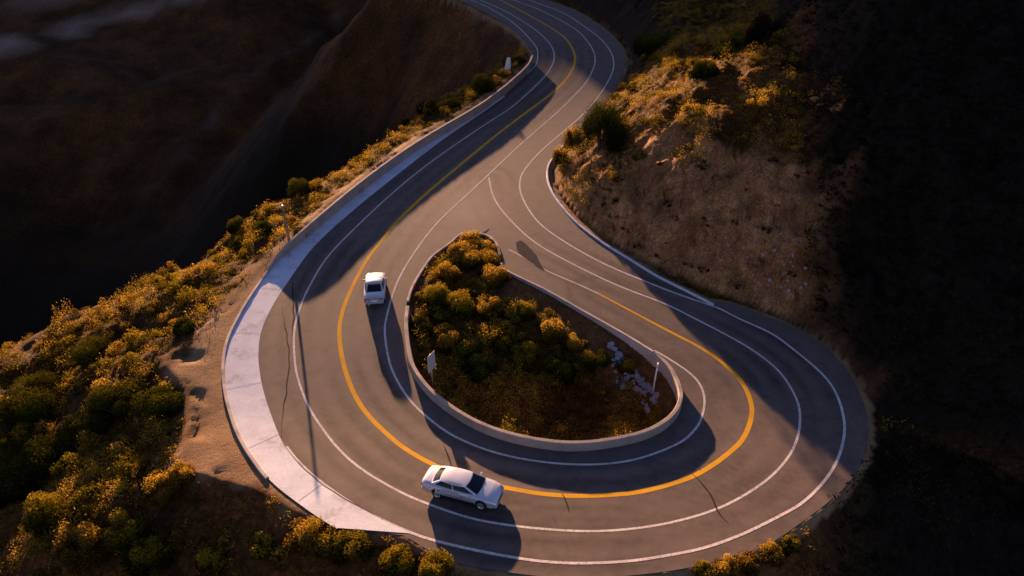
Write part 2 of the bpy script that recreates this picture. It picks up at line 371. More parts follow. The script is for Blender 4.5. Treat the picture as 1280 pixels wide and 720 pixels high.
M = dict(
    terrain=mk_terrain(), asphalt=mk_asphalt(),
    white=mk_paint('road_paint_white', (.58,.54,.52), (.16,.135,.125), .42),
    faded=mk_paint('road_paint_faded', (.48,.42,.36), (.2,.165,.15), .38),
    yellow=mk_paint('road_paint_yellow', (.57,.30,.012), (.26,.13,.02), .38),
    strip=mk_concrete('pale_concrete', (.43,.46,.53), (.61,.64,.72)),
    wall=mk_concrete('parapet_concrete', (.26,.21,.17), (.44,.36,.30)),
    kerbm=mk_concrete('kerb_concrete', (.32,.27,.24), (.50,.43,.38)),
    tar=mk_plain('tar', (.025,.021,.021), .95, .05),
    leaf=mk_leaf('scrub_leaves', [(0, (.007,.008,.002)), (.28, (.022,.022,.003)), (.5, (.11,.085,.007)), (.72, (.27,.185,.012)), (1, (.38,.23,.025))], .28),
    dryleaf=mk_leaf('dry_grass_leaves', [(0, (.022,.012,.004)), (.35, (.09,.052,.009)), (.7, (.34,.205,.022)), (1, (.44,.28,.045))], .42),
    farleaf=mk_leaf('far_scrub_leaves', [(0, (.010,.006,.003)), (.5, (.030,.018,.008)), (1, (.060,.036,.016))], .1),
    darkleaf=mk_leaf('shaded_scrub_leaves', [(0, (.003,.003,.0015)), (.5, (.012,.011,.005)), (1, (.036,.029,.012))], .1),  # darker copy of the scrub leaves, hillside shade put into the colour
    bushleaf=mk_leaf('bush_leaves', [(0, (.004,.006,.002)), (.4, (.018,.024,.003)), (.75, (.10,.088,.007)), (1, (.22,.165,.014))], .12),
    twig=mk_plain('twig_bark', (.06,.04,.028), .9, .1),
    rock=mk_plain('pale_rock', (.30,.29,.32), .85, .2, var=.75, scale=4),
    paint=mk_plain('white_car_paint', (.52,.53,.56), .24, .5, .35, .03, 1.0, 2),
    silver=mk_plain('silver_car_paint', (.44,.45,.48), .28, .5, .35, .03, 1.0, 2),
    glass=mk_plain('tinted_glass', (.006,.008,.012), .10, .22, 0, .1),
    rubber=mk_plain('tyre_rubber', (.018,.018,.019), .8, .2),
    rim=mk_plain('alloy', (.55,.54,.53), .3, .5, .8),
    black=mk_plain('black_plastic', (.012,.012,.013), .5, .3),
    lamp=mk_plain('lamp_glass', (.75,.76,.78), .1, .6), red=mk_plain('tail_lamp', (.28,.012,.01), .2, .6),
    wood=mk_plain('weathered_wood', (.22,.16,.11), .85, .2, var=.3),
    signback=mk_plain('sign_aluminium', (.50,.52,.56), .45, .5, .3, .12), galv=mk_plain('galvanised_post', (.48,.49,.50), .5, .5, .3),
    signwhite=mk_plain('sign_white_face', (.74,.75,.80), .5, .4),
)

# ------------------------------------------------------------------ terrain object
nx_, ny_ = GX.shape
V = np.c_[GX.ravel(), GY.ravel(), GZ.ravel()]
I = np.arange(nx_ * ny_).reshape(nx_, ny_)
Q = np.stack([I[:-1, :-1], I[1:, :-1], I[1:, 1:], I[:-1, 1:]], -1).reshape(-1, 4)
me = bpy.data.meshes.new('terrain')
me.vertices.add(len(V)); me.vertices.foreach_set('co', V.astype(np.float32).ravel())
me.loops.add(Q.size); me.loops.foreach_set('vertex_index', Q.astype(np.int32).ravel())
me.polygons.add(len(Q)); me.polygons.foreach_set('loop_start', np.arange(0, Q.size, 4, dtype=np.int32)); me.polygons.foreach_set('loop_total', np.full(len(Q), 4, dtype=np.int32))
me.polygons.foreach_set('use_smooth', np.ones(len(Q), bool)); me.update(); me.validate()
d_b = seg_dist(GX, GY, bench); ib = inside(GX, GY, bench); ih = inside(GX, GY, hillpoly); ii = inside(GX, GY, island)
jit = fbm(GX, GY, 3, 3, 77)
z0 = np.zeros(GX.shape)
sd_ = np.where(ib, -d_b, d_b); dro = seg_dist(GX, GY, outer)
zr_ = np.where(in_road | (dro < .5), 1, sst(1.5, -1.0, sd_ + jit * 1.7)) * ~ih * ~ii                     # dirt
zr_ = np.where(~in_road & (dro > .5), zr_ * (1 - .85 * sst(10, 19, GX) * sst(62, 50, GY)), zr_); zr_ = np.where(~ib & (sd_ > .5), zr_ * .6, zr_); zr_ = np.where(ih | ii, 0, zr_)
dh_ = np.where(ih, seg_dist(GX, GY, hillpoly), 0)
jit2 = fbm(GX, GY, 4, 5, 79)
zg_ = np.where(ih, sst(11.2, 9.6, dh_ + jit2 * 2.2) * sst(3.2, -1.8, GX - 24.2 - .17 * (GY - 48) + jit2 * 1.6) * sst(76, 70, GY), 0)     # bare cut bank
di_ = seg_dist(GX, GY, W_ISLR, closed=False)
zg_ = np.where(ii, sst(4.2, 2.6, di_ + jit * .8) * .28, zg_)
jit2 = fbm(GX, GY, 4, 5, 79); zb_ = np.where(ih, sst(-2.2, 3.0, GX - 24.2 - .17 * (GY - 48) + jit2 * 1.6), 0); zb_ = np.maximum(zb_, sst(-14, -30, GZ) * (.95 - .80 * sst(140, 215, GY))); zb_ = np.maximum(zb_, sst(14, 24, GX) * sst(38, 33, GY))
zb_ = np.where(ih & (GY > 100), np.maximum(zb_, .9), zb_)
tr = np.exp(-(seg_dist(GX, GY, RIDGE1, closed=False) / (2.4 + 1.2 * fbm(GX, GY, 14, 3, 81))) ** 2) * sst(-.7, .1, fbm(GX, GY, 6, 3, 83))
tr3 = np.exp(-(seg_dist(GX, GY, RIDGE3, closed=False) / 3.0) ** 2) * sst(-.4, .2, fbm(GX, GY, 6, 3, 87))
tr2 = np.exp(-(seg_dist(GX, GY, RIDGE2, closed=False) / 1.6) ** 2) * .22 * sst(-.3, .4, fbm(GX, GY, 8, 3, 85))
za_ = np.where(GY > 110, np.clip(tr + tr2 + tr3 * .9, 0, 1), 0)
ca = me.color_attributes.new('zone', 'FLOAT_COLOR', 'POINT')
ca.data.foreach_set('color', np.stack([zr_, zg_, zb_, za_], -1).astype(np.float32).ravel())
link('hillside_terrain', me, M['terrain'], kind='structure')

# ------------------------------------------------------------------ road sheet
pts2 = [Vector((float(x), float(y))) for x, y in outer]; n0 = len(pts2)
pts2 += [Vector((float(x), float(y))) for x, y in island]; n1 = len(pts2)
gx = np.arange(-32, 50, .42); gy = np.arange(20, 120, .42)
gxx, gyy = [a.ravel() for a in np.meshgrid(gx, gy)]
okm = inside(gxx, gyy, outer) & ~inside(gxx, gyy, island) & (seg_dist(gxx, gyy, outer) > .35) & (seg_dist(gxx, gyy, island) > .35)
pts2 += [Vector((float(x), float(y))) for x, y in zip(gxx[okm], gyy[okm])]
edges = [(i, (i + 1) % n0) for i in range(n0)] + [(n0 + i, n0 + (i + 1) % (n1 - n0)) for i in range(n1 - n0)]
vo, eo, fo, *_ = delaunay_2d_cdt(pts2, edges, [], 0, 1e-5)
cx = np.array([sum(vo[i].x for i in f) / len(f) for f in fo]); cy = np.array([sum(vo[i].y for i in f) / len(f) for f in fo])
keep = inside(cx, cy, outer) & ~inside(cx, cy, island)
fo = [f for f, k in zip(fo, keep) if k]
vx = np.array([v.x for v in vo]); vy = np.array([v.y for v in vo])
rm = newmesh('road', np.c_[vx, vy, zroad(vx, vy)], fo)
def lane_mid(a, b):
    A = resample(curve(a), .5); Bc = resample(curve(b), .5); out = []
    for p in A:
        q = Bc[np.argmin(((Bc - p) ** 2).sum(1))]
        out.append((p + q) / 2)
    return smooth_line(out, 8)
def wheel(vx, vy):
    w = np.zeros(vx.shape)
    return w
YW = curve(YL); BW = curve(B); CW = curve(CL); DW = curve(DL)
dY = seg_dist(vx, vy, YW, False); dB = seg_dist(vx, vy, BW, False)
w1 = np.zeros(vx.shape)
for dd in (dY,):
    for o_ in (1.0, 2.55): w1 = np.maximum(w1, np.exp(-((dd - o_) / .32) ** 2))
for o_ in (.9, 2.5): w1 = np.maximum(w1, np.exp(-((dB - o_) / .35) ** 2) * .8)
ap = np.array(unproj(590, 262)); w2 = np.exp(-(((vx - ap[0]) / 3.2) ** 2 + ((vy - ap[1]) / 4.5) ** 2)) * .40
w3 = np.zeros(vx.shape)
cr = rm.color_attributes.new('wear', 'FLOAT_COLOR', 'POINT')
cr.data.foreach_set('color', np.stack([np.clip(w1 * (.85 + .6 * fbm(vx, vy, 7, 3, 161)), 0, 1.0), w2, w3, np.ones_like(w1)], -1).astype(np.float32).ravel())
link('road', rm, M['asphalt'], kind='structure')

def ribbon(name, P, w, m, dz=.005, taper=False, jitter=0, wend=None):
    P = resample(P, .35); T = np.gradient(P, axis=0); T /= np.hypot(T[:, 0], T[:, 1])[:, None] + 1e-9; Nn = np.c_[-T[:, 1], T[:, 0]]
    n = len(P); ww = np.full(n, w / 2)
    if wend: ww = ww * np.interp(np.arange(n), [0, n - 1 - wend[1], n - 1], [1, 1, wend[0]])
    if taper: ww = ww * np.clip(np.minimum(np.arange(n), np.arange(n)[::-1]) / (n * .25), .25, 1)
    if jitter: P = P + Nn * (vnoise(np.arange(n) * .35, np.zeros(n), 3) * jitter)[:, None]
    Lp = P + Nn * ww[:, None]; Rp = P - Nn * ww[:, None]
    vs = [(*a, float(zroad(a[0], a[1])) + dz) for a in Lp] + [(*a, float(zroad(a[0], a[1])) + dz) for a in Rp]
    fs = [(i, i + 1, n + i + 1, n + i) for i in range(n - 1)]
    me = newmesh(name, vs, fs)
    return link(name, me, m, kind='structure')
ribbon('white_edge_line', curve(L1), .16, M['white'])
ribbon('white_lane_line', BW, .16, M['white'])
ribbon('yellow_centre_line', YW, .34, M['yellow'], wend=(.5, 40))
ribbon('faded_centre_line', curve(YF), .17, M['faded'], dz=.006)
ribbon('white_inner_line', CW, .16, M['white'], dz=.007)
ribbon('white_outer_line', DW, .18, M['white'], dz=.009)

# pale concrete gutter strip between parapet and lane
SI = resample(curve(STRIP_IN), .4)
WW = resample(W_WALL[int(len(W_WALL) * .12):], .4)
def strip_mesh():
    m_ = len(SI); ww = []
    for k, p in enumerate(SI):
        ww.append(None)
    Wd = np.linspace(0, 1, m_)
    def at(P, t):
        d = np.r_[0, np.cumsum(np.hypot(*np.diff(P, axis=0).T))]; s = t * d[-1]
        return np.c_[np.interp(s, d, P[:, 0]), np.interp(s, d, P[:, 1])]
    # pair by nearest point, monotone
    idx = []; last = 0
    for p in SI:
        j = last + int(np.argmin(((WW[last:last + 60] - p) ** 2).sum(1))); last = j; idx.append(j)
    OutP = smooth_line(np.array([WW[j] for j in idx]), 6); dd_ = OutP - SI; OutP = OutP + dd_ / (np.hypot(dd_[:, 0], dd_[:, 1])[:, None] + 1e-6) * .14
    end = np.array(unproj(425, 661))
    vs = []; K = 5
    for a, b in zip(SI, OutP):
        for k in range(K):
            q = a + (b - a) * k / (K - 1); vs.append((q[0], q[1], float(zroad(q[0], q[1])) + .008 + .05 * (k / (K - 1)) ))
    fs = []
    for i in range(m_ - 1):
        for k in range(K - 1): fs.append((i*K+k, (i+1)*K+k, (i+1)*K+k+1, i*K+k+1))
    return newmesh('strip', vs, fs)
link('concrete_gutter', strip_mesh(), M['strip'], kind='structure')

vsj, fsj = [], []; Bd = resample(SI, .4)
acc = 0
for k in range(6, len(SI) - 4, 15):
    p = SI[k]; q = WW[int(np.argmin(((WW - p) ** 2).sum(1)))]; L_ = np.hypot(*(q - p)); 
    if L_ < .9 or L_ > 7: continue
    t_ = (q - p) / L_; n_ = np.array([-t_[1], t_[0]]) * .018; K = 6; o_ = len(vsj)
    for m_ in range(K):
        for sgn in (-1, 1):
            c_ = p + (q - p) * m_ / (K - 1) + n_ * sgn; vsj.append((c_[0], c_[1], float(zroad(c_[0], c_[1])) + .018 + .05 * m_ / (K - 1)))
    fsj += [(o_+2*m_, o_+2*m_+1, o_+2*m_+3, o_+2*m_+2) for m_ in range(K - 1)]
M['joint'] = mk_plain('slab_joint', (.33,.31,.31), .95, .05)
link('slab_joints', newmesh('slab_joints', vsj, fsj), M['joint'], kind='structure')
# tar seams, cracks and one painted shadow line
def dark_line(pxs, w=.07, jit=.05, name='tar_or_shadow_line'):
    P = np.array([unproj(*p) for p in crom(pxs, 6)]); ribbon(name, P, w, M['tar'], dz=.013, taper=True, jitter=jit)
dark_line([(353,380),(355,400),(361,440),(359,480),(353,520),(352,548)], .07)
dark_line([(555,556),(561,570),(566,585)], .11); dark_line([(583,574),(590,588)], .08)
dark_line([(703,616),(709,628),(712,640)], .09)
dark_line([(866,592),(876,602),(888,618),(898,640),(910,655)], .10); dark_line([(866,578),(877,587)], .08)
dark_line([(366,345),(366,370),(367,395),(364,420)], .10)  # dark line painted along the pole's shadow
dark_line([(352,554),(350,570),(347,588)], .08); dark_line([(396,606),(393,620),(391,632)], .07)
dark_line([(352,552),(380,586),(420,617),(480,650)], .06, .02)
dark_line([(612,286),(606,291),(596,293),(580,294)], .22, .08)

# dark irregular blot coloured onto the lane
def blot(pxs, name='dark_patch'):
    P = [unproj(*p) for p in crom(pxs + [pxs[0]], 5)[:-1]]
    vs = [(x, y, float(zroad(x, y)) + .012) for x, y in P]; me = newmesh(name, vs, [tuple(range(len(vs)))[::-1]]); link(name, me, M['patch_dark'], kind='structure')
M['patch_dark'] = mk_plain('dark_patch_surface', (.045,.040,.042), .95, .05, var=.5, scale=3)
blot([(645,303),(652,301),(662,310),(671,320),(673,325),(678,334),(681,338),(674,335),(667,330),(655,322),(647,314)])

# ------------------------------------------------------------------ walls and kerbs
def wall_loft(name, P, Hs, th, m, base=-.35, side=1, parent=None, cap=.04, bot=None, seg=None):
    P0 = np.array(P); d0 = np.r_[0, np.cumsum(np.hypot(*np.diff(P0, axis=0).T))]
    n = max(3, int(d0[-1] / .35)); s = np.linspace(0, d0[-1], n)
    P = np.c_[np.interp(s, d0, P0[:, 0]), np.interp(s, d0, P0[:, 1])]; Hs = np.interp(s, d0, Hs)
    T = np.gradient(P, axis=0); T /= np.hypot(T[:, 0], T[:, 1])[:, None]; Nn = np.c_[-T[:, 1], T[:, 0]] * side
    jv = vnoise(s * 1.3, s * 0, 9) * .012
    vs = []; prof = []
    for i, (p, nn, h) in enumerate(zip(P, Nn, Hs)):
        z = float(zroad(p[0], p[1])); c = min(cap, h * .3); h = h + jv[i]
        for off, zz in ((0, base), (0.02, h - c), (c * .8 + .02, h), (th - c * .8, h), (th, h - c), (th + .03, (bot if bot is not None else base))):
            q = p + nn * off; vs.append((q[0], q[1], z + zz))
    K = 6; fs = []
    for i in range(n - 1):
        for k in range(K - 1): fs.append((i*K+k, i*K+k+1, (i+1)*K+k+1, (i+1)*K+k))
    fs.append(tuple(range(K))[::-1]); fs.append(tuple((n-1)*K + k for k in range(K)))
    me = newmesh(name, vs, fs, smooth=False)
    bm = bmesh.new(); bm.from_mesh(me); bmesh.ops.recalc_face_normals(bm, faces=bm.faces); bm.to_mesh(me); bm.free()
    return link(name, me, m, parent)
def split(P, Hs, i0, i1): return P[i0:i1], Hs[i0:i1]
ni = 8
cut = 11 * ni; kend = 20 * ni
w = wall_loft('parapet_wall', W_WALL[:cut+1], H_WALL[:cut+1], .30, M['wall'], side=-1); tag(w, 'long concrete parapet wall along the valley side of the road above the gutter', 'wall')
w = wall_loft('low_kerb', W_WALL[cut:kend], H_WALL[cut:kend], .28, M['kerbm'], side=-1); tag(w, 'low pale kerb round the outer rim of the white concrete strip', 'kerb')
w = wall_loft('barrier_wall', W_BARR, H_BARR, .32, M['wall'], side=1, bot=-3.4); tag(w, 'curved concrete barrier wall round the near end of the sunken island', 'barrier')
w = wall_loft('retaining_wall', W_ISLR, H_ISLR, .22, M['kerbm'], side=1, bot=-1.2); tag(w, 'thin straight retaining wall edging the right side of the island', 'wall')
w = wall_loft('island_kerb', W_ISLK, [.14] * len(W_ISLK), .24, M['kerbm'], side=1); tag(w, 'low curved kerb round the far left tip of the island', 'kerb')
w = wall_loft('hill_kerb', W_KERB, [.14] * len(W_KERB), .22, M['strip'], side=-1); tag(w, 'thin pale kerb at the foot of the cut bank on the right', 'kerb')

exec_cars = True
# ------------------------------------------------------------------ cars
def lerp(a, b, t): return a + (b - a) * t
def interp_tab(tab, x):
    xs = [t[0] for t in tab]; return float(np.interp(x, xs, [t[1] for t in tab]))
def smooth_tab(tab, x):
    xs = [t[0] for t in tab]; ys = [t[1] for t in tab]
    w_ = .06; return float(np.mean([np.interp(x + k * w_, xs, ys) for k in (-1, -.5, 0, .5, 1)]))
def build_car(name, paint, spec):
    root = empty(name)
    L = spec['L']; hw = spec['hw']; wb = spec['wb']; wr = .325
    ax_f, ax_r = spec['axf'], spec['axf'] - wb
    def sill(x):
        z = .20
        for a in (ax_f, ax_r):
            d = abs(x - a); r = wr + .055
            if d < r: z = max(z, wr + math.sqrt(r * r - d * d) - .0)
        return z
    xs = sorted(set([round(v, 4) for v in np.linspace(-L/2, L/2, 46)] + [round(a + r, 4) for a in (ax_f, ax_r) for r in np.linspace(-(wr+.056), wr+.056, 17)]))
    rings = []
    for x in xs:
        e = abs(x) / (L / 2); wd = hw * (1 - .17 * max(0, (e - .62) / .38) ** 2.2) ; 
        if x == xs[0] or x == xs[-1]: wd *= .93
        top = smooth_tab(spec['deck'], x); belt = top - .07 if e > .5 else top - .05
        belt = smooth_tab(spec['belt'], x); zb = sill(x); zb = max(zb, interp_tab(spec['under'], x))
        mid = max(zb + .02, .52)
        rg = [(0, zb), (wd * .84, zb), (wd * .90, zb + .01), (wd * .955, max(mid, zb + .04)), (wd * 1.0, lerp(max(mid, zb + .04), belt, .7)), (wd * .975, belt), (wd * .90, lerp(belt, top, .55)), (wd * .62, top - .012), (0, top + .012)]
        rings.append([(x, y, z) for y, z in rg] + [(x, -y, z) for y, z in rg[-2:0:-1]])
    n = len(rings[0]); vs = [p for r_ in rings for p in r_]; fs = []
    for i in range(len(rings) - 1):
        for k in range(n): fs.append((i*n+k, i*n+(k+1) % n, (i+1)*n+(k+1) % n, (i+1)*n+k))
    fs.append(tuple(range(n))); fs.append(tuple((len(rings)-1)*n + k for k in range(n))[::-1])
    me = newmesh('body', vs, fs)
    bm = bmesh.new(); bm.from_mesh(me); bmesh.ops.recalc_face_normals(bm, faces=bm.faces); bm.to_mesh(me); bm.free()
    try: me.set_sharp_from_angle(angle=R(38))
    except Exception: pass
    body = link('body', me, paint, root)
    # dark underbody fills between the wheels
    def box(nm, lo, hi, m, par, bev=.02):
        b_ = bmesh.new(); bmesh.ops.create_cube(b_, size=1)
        for v in b_.verts: v.co = Vector([lerp(lo[i], hi[i], v.co[i] + .5) for i in range(3)])
        if bev: bmesh.ops.bevel(b_, geom=b_.edges[:], offset=bev, segments=2, affect='EDGES')
        m_ = bpy.data.meshes.new(nm); b_.to_mesh(m_); b_.free(); return link(nm, m_, m, par)
    box('underbody', (-L/2+.2, -hw*.80, .17), (L/2-.2, hw*.80, .56), M['black'], root)
    for s in (-1, 1): box('side_moulding', (ax_r + .45, s*hw*.965 - .02, .50), (ax_f - .45, s*hw*.965 + .025, .56), M['black'], root, .006)
    for s in (-1, 1): box('side_shade_strip', (ax_r + wr + .08, s*hw*.915 - .03, .17), (ax_f - wr - .08, s*hw*.915 + .03, .37), M['black'], root, .01)  # black strips added to stand for shade low on the body sides
    # greenhouse: corners on the belt and on the roof
    g = spec['gh']  # cf, rf, rr, cr, wbelt, wroof, zroof
    def shell(x, s, k):
        pass
    cf, rf, rr, crr, wbt, wrf, zr0 = g
    zf, zrb = smooth_tab(spec['deck'], cf), smooth_tab(spec['deck'], crr)
    B4 = {'fl': Vector((cf, wbt*.90, zf-.01)), 'fr': Vector((cf, -wbt*.90, zf-.01)), 'rl': Vector((crr, wbt*.88, zrb-.01)), 'rr': Vector((crr, -wbt*.88, zrb-.01))}
    T4 = {'fl': Vector((rf, wrf*.93, zr0-.035)), 'fr': Vector((rf, -wrf*.93, zr0-.035)), 'rl': Vector((rr, wrf*.90, zr0-.05)), 'rr': Vector((rr, -wrf*.90, zr0-.05))}
    def patch(a, b, c, d, u0, u1, v0, v1, bulge_dir, bulge, off, nu=10, nv=6):
        vs, fs = [], []
        nrm = (b - a).cross(d - a).normalized()
        if nrm.dot(bulge_dir) < 0: nrm = -nrm
        for j in range(nv + 1):
            for i in range(nu + 1):
                u = lerp(u0, u1, i / nu); v = lerp(v0, v1, j / nv)
                p = (a * (1-u) + b * u) * (1-v) + (d * (1-u) + c * u) * v
                p = p + bulge_dir * bulge * 4 * u * (1-u) * (1 if bulge_dir.z < .9 else 1) + nrm * off
                vs.append(p)
        for j in range(nv):
            for i in range(nu): fs.append((j*(nu+1)+i, j*(nu+1)+i+1, (j+1)*(nu+1)+i+1, (j+1)*(nu+1)+i))
        return vs, fs
    sides = [(B4['fr'], B4['fl'], T4['fl'], T4['fr'], Vector((1,0,0)), .10), (B4['rl'], B4['rr'], T4['rr'], T4['rl'], Vector((-1,0,0)), spec.get('rb', .07)),
             (B4['rr'], B4['fr'], T4['fr'], T4['rr'], Vector((0,-1,0)), .07), (B4['fl'], B4['rl'], T4['rl'], T4['fl'], Vector((0,1,0)), .07)]
    vs, fs = [], []
    for a, b, c, d, bd, bl in sides:
        v_, f_ = patch(a, b, c, d, 0, 1, 0, 1, bd, bl, 0); o_ = len(vs); vs += v_; fs += [tuple(i + o_ for i in f) for f in f_]
    me = newmesh('pillars', vs, fs); link('pillar_frame', me, paint, root)
    # roof skin following the curved edges
    nu = 12; vs, fs = [], []
    for j in range(nu + 1):
        v = j / nu
        for i in range(nu + 1):
            u = i / nu
            l_ = T4['rl'] * (1-u) + T4['fl'] * u; r_ = T4['rr'] * (1-u) + T4['fr'] * u
            l_ = l_ + Vector((0, .07*4*u*(1-u), 0)); r_ = r_ - Vector((0, .07*4*u*(1-u), 0))
            p = l_ * (1-v) + r_ * v
            q = 4 * v * (1 - v)
            p.x += q * (.10 * u ** 3 - spec.get('rb', .07) * (1-u) ** 3)
            p.z += .055 * min(1, 4*u*(1-u)*1.1) ** .8 * q ** .6 + .02 * q
            vs.append(p)
    for j in range(nu):
        for i in range(nu): fs.append((j*(nu+1)+i, (j+1)*(nu+1)+i, (j+1)*(nu+1)+i+1, j*(nu+1)+i+1))
    roof = link('roof', newmesh('roof', vs, fs), paint, root)
    if spec.get('sunroof'):
        pass
    for nm, (a, b, c, d, bd, bl), (u0, u1, v0, v1) in (('windscreen', sides[0], (.05,.95,.04,.95)), ('rear_window', sides[1], (.08,.92,.10,.92))):
        v_, f_ = patch(a, b, c, d, u0, u1, v0, v1, bd, bl, .010); link(nm, newmesh(nm, v_, f_), M['glass'], root)
    for sd in (2, 3):
        a, b, c, d, bd, bl = sides[sd]
        for u0, u1 in (((.07,.48),(.50,.94)) if sd == 2 else ((.06,.50),(.52,.93))):
            v_, f_ = patch(a, b, c, d, u0, u1, .05, .92, bd, bl, .010); link('side_window', newmesh('side_window', v_, f_), M['glass'], root)
    # seams: doors
    for s in (-1, 1):
        for (x0, x1) in ((g[0]-1.15+.05, g[0]-.12), (g[3]+.28, g[0]-1.15)):
            xm0, xm1 = x0 + .01, x1
            d_ = box('door', (xm0, s * (hw * .972) - .012, .44), (xm1, s * (hw * .972) + .012 + .0, smooth_tab(spec['belt'], (x0+x1)/2) - .05), paint, root, .01)
            h_ = box('handle', (xm0 + .10, s * (hw + .012) - .012, .70), (xm0 + .28, s * (hw + .012) + .012, .735), M['black'], d_, .005)
    # wheels
    def lathe(nm, prof, cx_, cy, s, m, par, seg=28):
        vs, fs = [], []
        for k in range(seg):
            a = 2 * math.pi * k / seg
            for (r_, y) in prof: vs.append((cx_ + r_ * math.cos(a), cy + s * y, wr + r_ * math.sin(a)))
        q = len(prof)
        for k in range(seg):
            for i in range(q - 1): fs.append((k*q+i, k*q+i+1, ((k+1) % seg)*q+i+1, ((k+1) % seg)*q+i))
        return link(nm, newmesh(nm, vs, fs), m, par)
    for a_ in (ax_f, ax_r):
        for s in (-1, 1):
            cy = s * (hw - .115)
            wh = empty('wheel'); wh.parent = root
            lathe('tyre', [(.21,-.10),(.30,-.105),(wr,-.08),(wr,.07),(.30,.10),(.225,.098)], a_, cy, s, M['rubber'], wh)
            lathe('rim', [(.228,.09),(.215,.085),(.20,.045),(.12,.05),(.06,.075),(.0,.08)], a_, cy, s, M['rim'], wh)
            vs, fs = [], []
            for k in range(5):
                a0 = 2*math.pi*k/5
                for da, rr_ in ((-.22,.05),(.22,.05),(.12,.205),(-.12,.205)):
                    vs.append((a_ + rr_*math.cos(a0+da), cy + s*.092, wr + rr_*math.sin(a0+da)))
                fs.append(tuple(4*k+i for i in range(4)))
            link('spoke', newmesh('spoke', vs, fs), M['rim'], wh)
    # lamps, mirrors, bumpers
    fz = smooth_tab(spec['belt'], L/2 - .1); rz = smooth_tab(spec['belt'], -L/2 + .1)
    for s in (-1, 1):
        box('headlight', (L/2 - .30, s*hw*.60 - .17, fz - .15), (L/2 - .035, s*hw*.60 + .17, fz - .02), M['lamp'], root, .03)
        box('tail_light', (-L/2 - .012, s*hw*.62 - .19, rz - .17), (-L/2 + .16, s*hw*.62 + .19, rz - .04), M['red'], root, .025)
        mr = box('mirror', (cf - .42, s*(hw + .04) - .10, zf + .00), (cf - .28, s*(hw + .04) + .09, zf + .15), paint, root, .035)
    box('front_bumper', (L/2 - .16, -hw*.80, .22), (L/2 + .03, hw*.80, .44), paint, root, .05)
    box('grille', (L/2 - .10, -.40, .40), (L/2 + .012, .40, .56), M['black'], root, .02)
    box('rear_bumper', (-L/2 - .035, -hw*.82, .26), (-L/2 + .2, hw*.82, .50), paint, root, .05)
    box('number_plate', (-L/2 - .05, -.26, .52), (-L/2 - .002, .26, .64), M['signwhite'], root, .005)
    return root
sedan = dict(L=4.85, hw=.93, wb=2.85, axf=1.50,
    deck=[(-2.43,.90),(-2.3,1.0),(-1.7,1.04),(-1.2,1.03),(.9,1.0),(1.3,.965),(1.9,.88),(2.25,.78),(2.43,.62)],
    belt=[(-2.43,.78),(-2.3,.90),(-1.0,.93),(.9,.885),(1.8,.79),(2.25,.70),(2.43,.55)],
    under=[(-2.43,.36),(-2.2,.22),(2.2,.20),(2.43,.30)], gh=(1.22, .42, -1.18, -1.72, .88, .70, 1.35), rb=.10)
hatch = dict(L=4.05, hw=.90, wb=2.50, axf=1.22,
    deck=[(-2.03,.92),(-1.9,1.02),(-1.5,1.05),(-1.2,1.04),(.7,1.02),(1.1,1.0),(1.6,.93),(1.9,.82),(2.03,.66)],
    belt=[(-2.03,.80),(-1.9,.92),(-1.0,.94),(.8,.90),(1.6,.82),(1.9,.74),(2.03,.58)],
    under=[(-2.03,.36),(-1.85,.22),(1.85,.20),(2.03,.30)], gh=(.82, .12, -.55, -1.42, .84, .68, 1.42), rb=.05)
def place_car(o, front_px, rear_px, mid=None):
    f = np.array(unproj(*front_px)); r_ = np.array(unproj(*rear_px)); c = (f + r_) / 2
    ang = math.atan2(f[1]-r_[1], f[0]-r_[0])
    z = float(zroad(c[0], c[1]))
    df, dl = np.array([math.cos(ang), math.sin(ang)]), np.array([-math.sin(ang), math.cos(ang)])
    pf = float(zroad(*(c + 1.4*df))) - float(zroad(*(c - 1.4*df))); pl = float(zroad(*(c + .8*dl))) - float(zroad(*(c - .8*dl)))
    Xa = Vector((df[0], df[1], pf/2.8)).normalized(); Ya = Vector((dl[0], dl[1], pl/1.6)).normalized(); Za = Xa.cross(Ya).normalized(); Ya = Za.cross(Xa)
    mt = Matrix((Xa, Ya, Za)).transposed().to_4x4(); mt.translation = (c[0], c[1], z + .012)
    o.matrix_world = mt
    print('car', c, math.degrees(ang), 'len', np.hypot(*(f - r_)))
car1 = build_car('parked_car', M['paint'], sedan); car1.name = 'sedan_car'
tag(car1, 'white four door sedan with dark windows in the outer lane of the bend', 'car'); place_car(car1, (622,628), (537,606))
car2 = build_car('hatchback_car', M['silver'], hatch)
tag(car2, 'small pale silver hatchback seen from behind beside the yellow centre line', 'car'); place_car(car2, (471,350), (469,383))

# ------------------------------------------------------------------ signs, posts
def tube(nm, pts, rads, m, par=None, seg=10):
    vs, fs = [], []
    for (p, r_) in zip(pts, rads):
        for k in range(seg):
            a = 2*math.pi*k/seg; vs.append((p[0] + r_*math.cos(a), p[1] + r_*math.sin(a), p[2]))
    for i in range(len(pts) - 1):
        for k in range(seg): fs.append((i*seg+k, i*seg+(k+1) % seg, (i+1)*seg+(k+1) % seg, (i+1)*seg+k))
    fs.append(tuple(range(seg))[::-1]); fs.append(tuple((len(pts)-1)*seg + k for k in range(seg)))
    return link(nm, newmesh(nm, vs, fs), m, par)
def panel(nm, outline, th, m, par, rz=0, loc=(0,0,0)):
    n = len(outline); vs = [(x, -th/2, z) for x, z in outline] + [(x, th/2, z) for x, z in outline]
    fs = [tuple(range(n)), tuple(range(n, 2*n))[::-1]] + [(i, n+i, n+(i+1) % n, (i+1) % n) for i in range(n)]
    o = link(nm, newmesh(nm, vs, fs, False), m, par); o.location = loc; o.rotation_euler = (0, 0, rz); return o
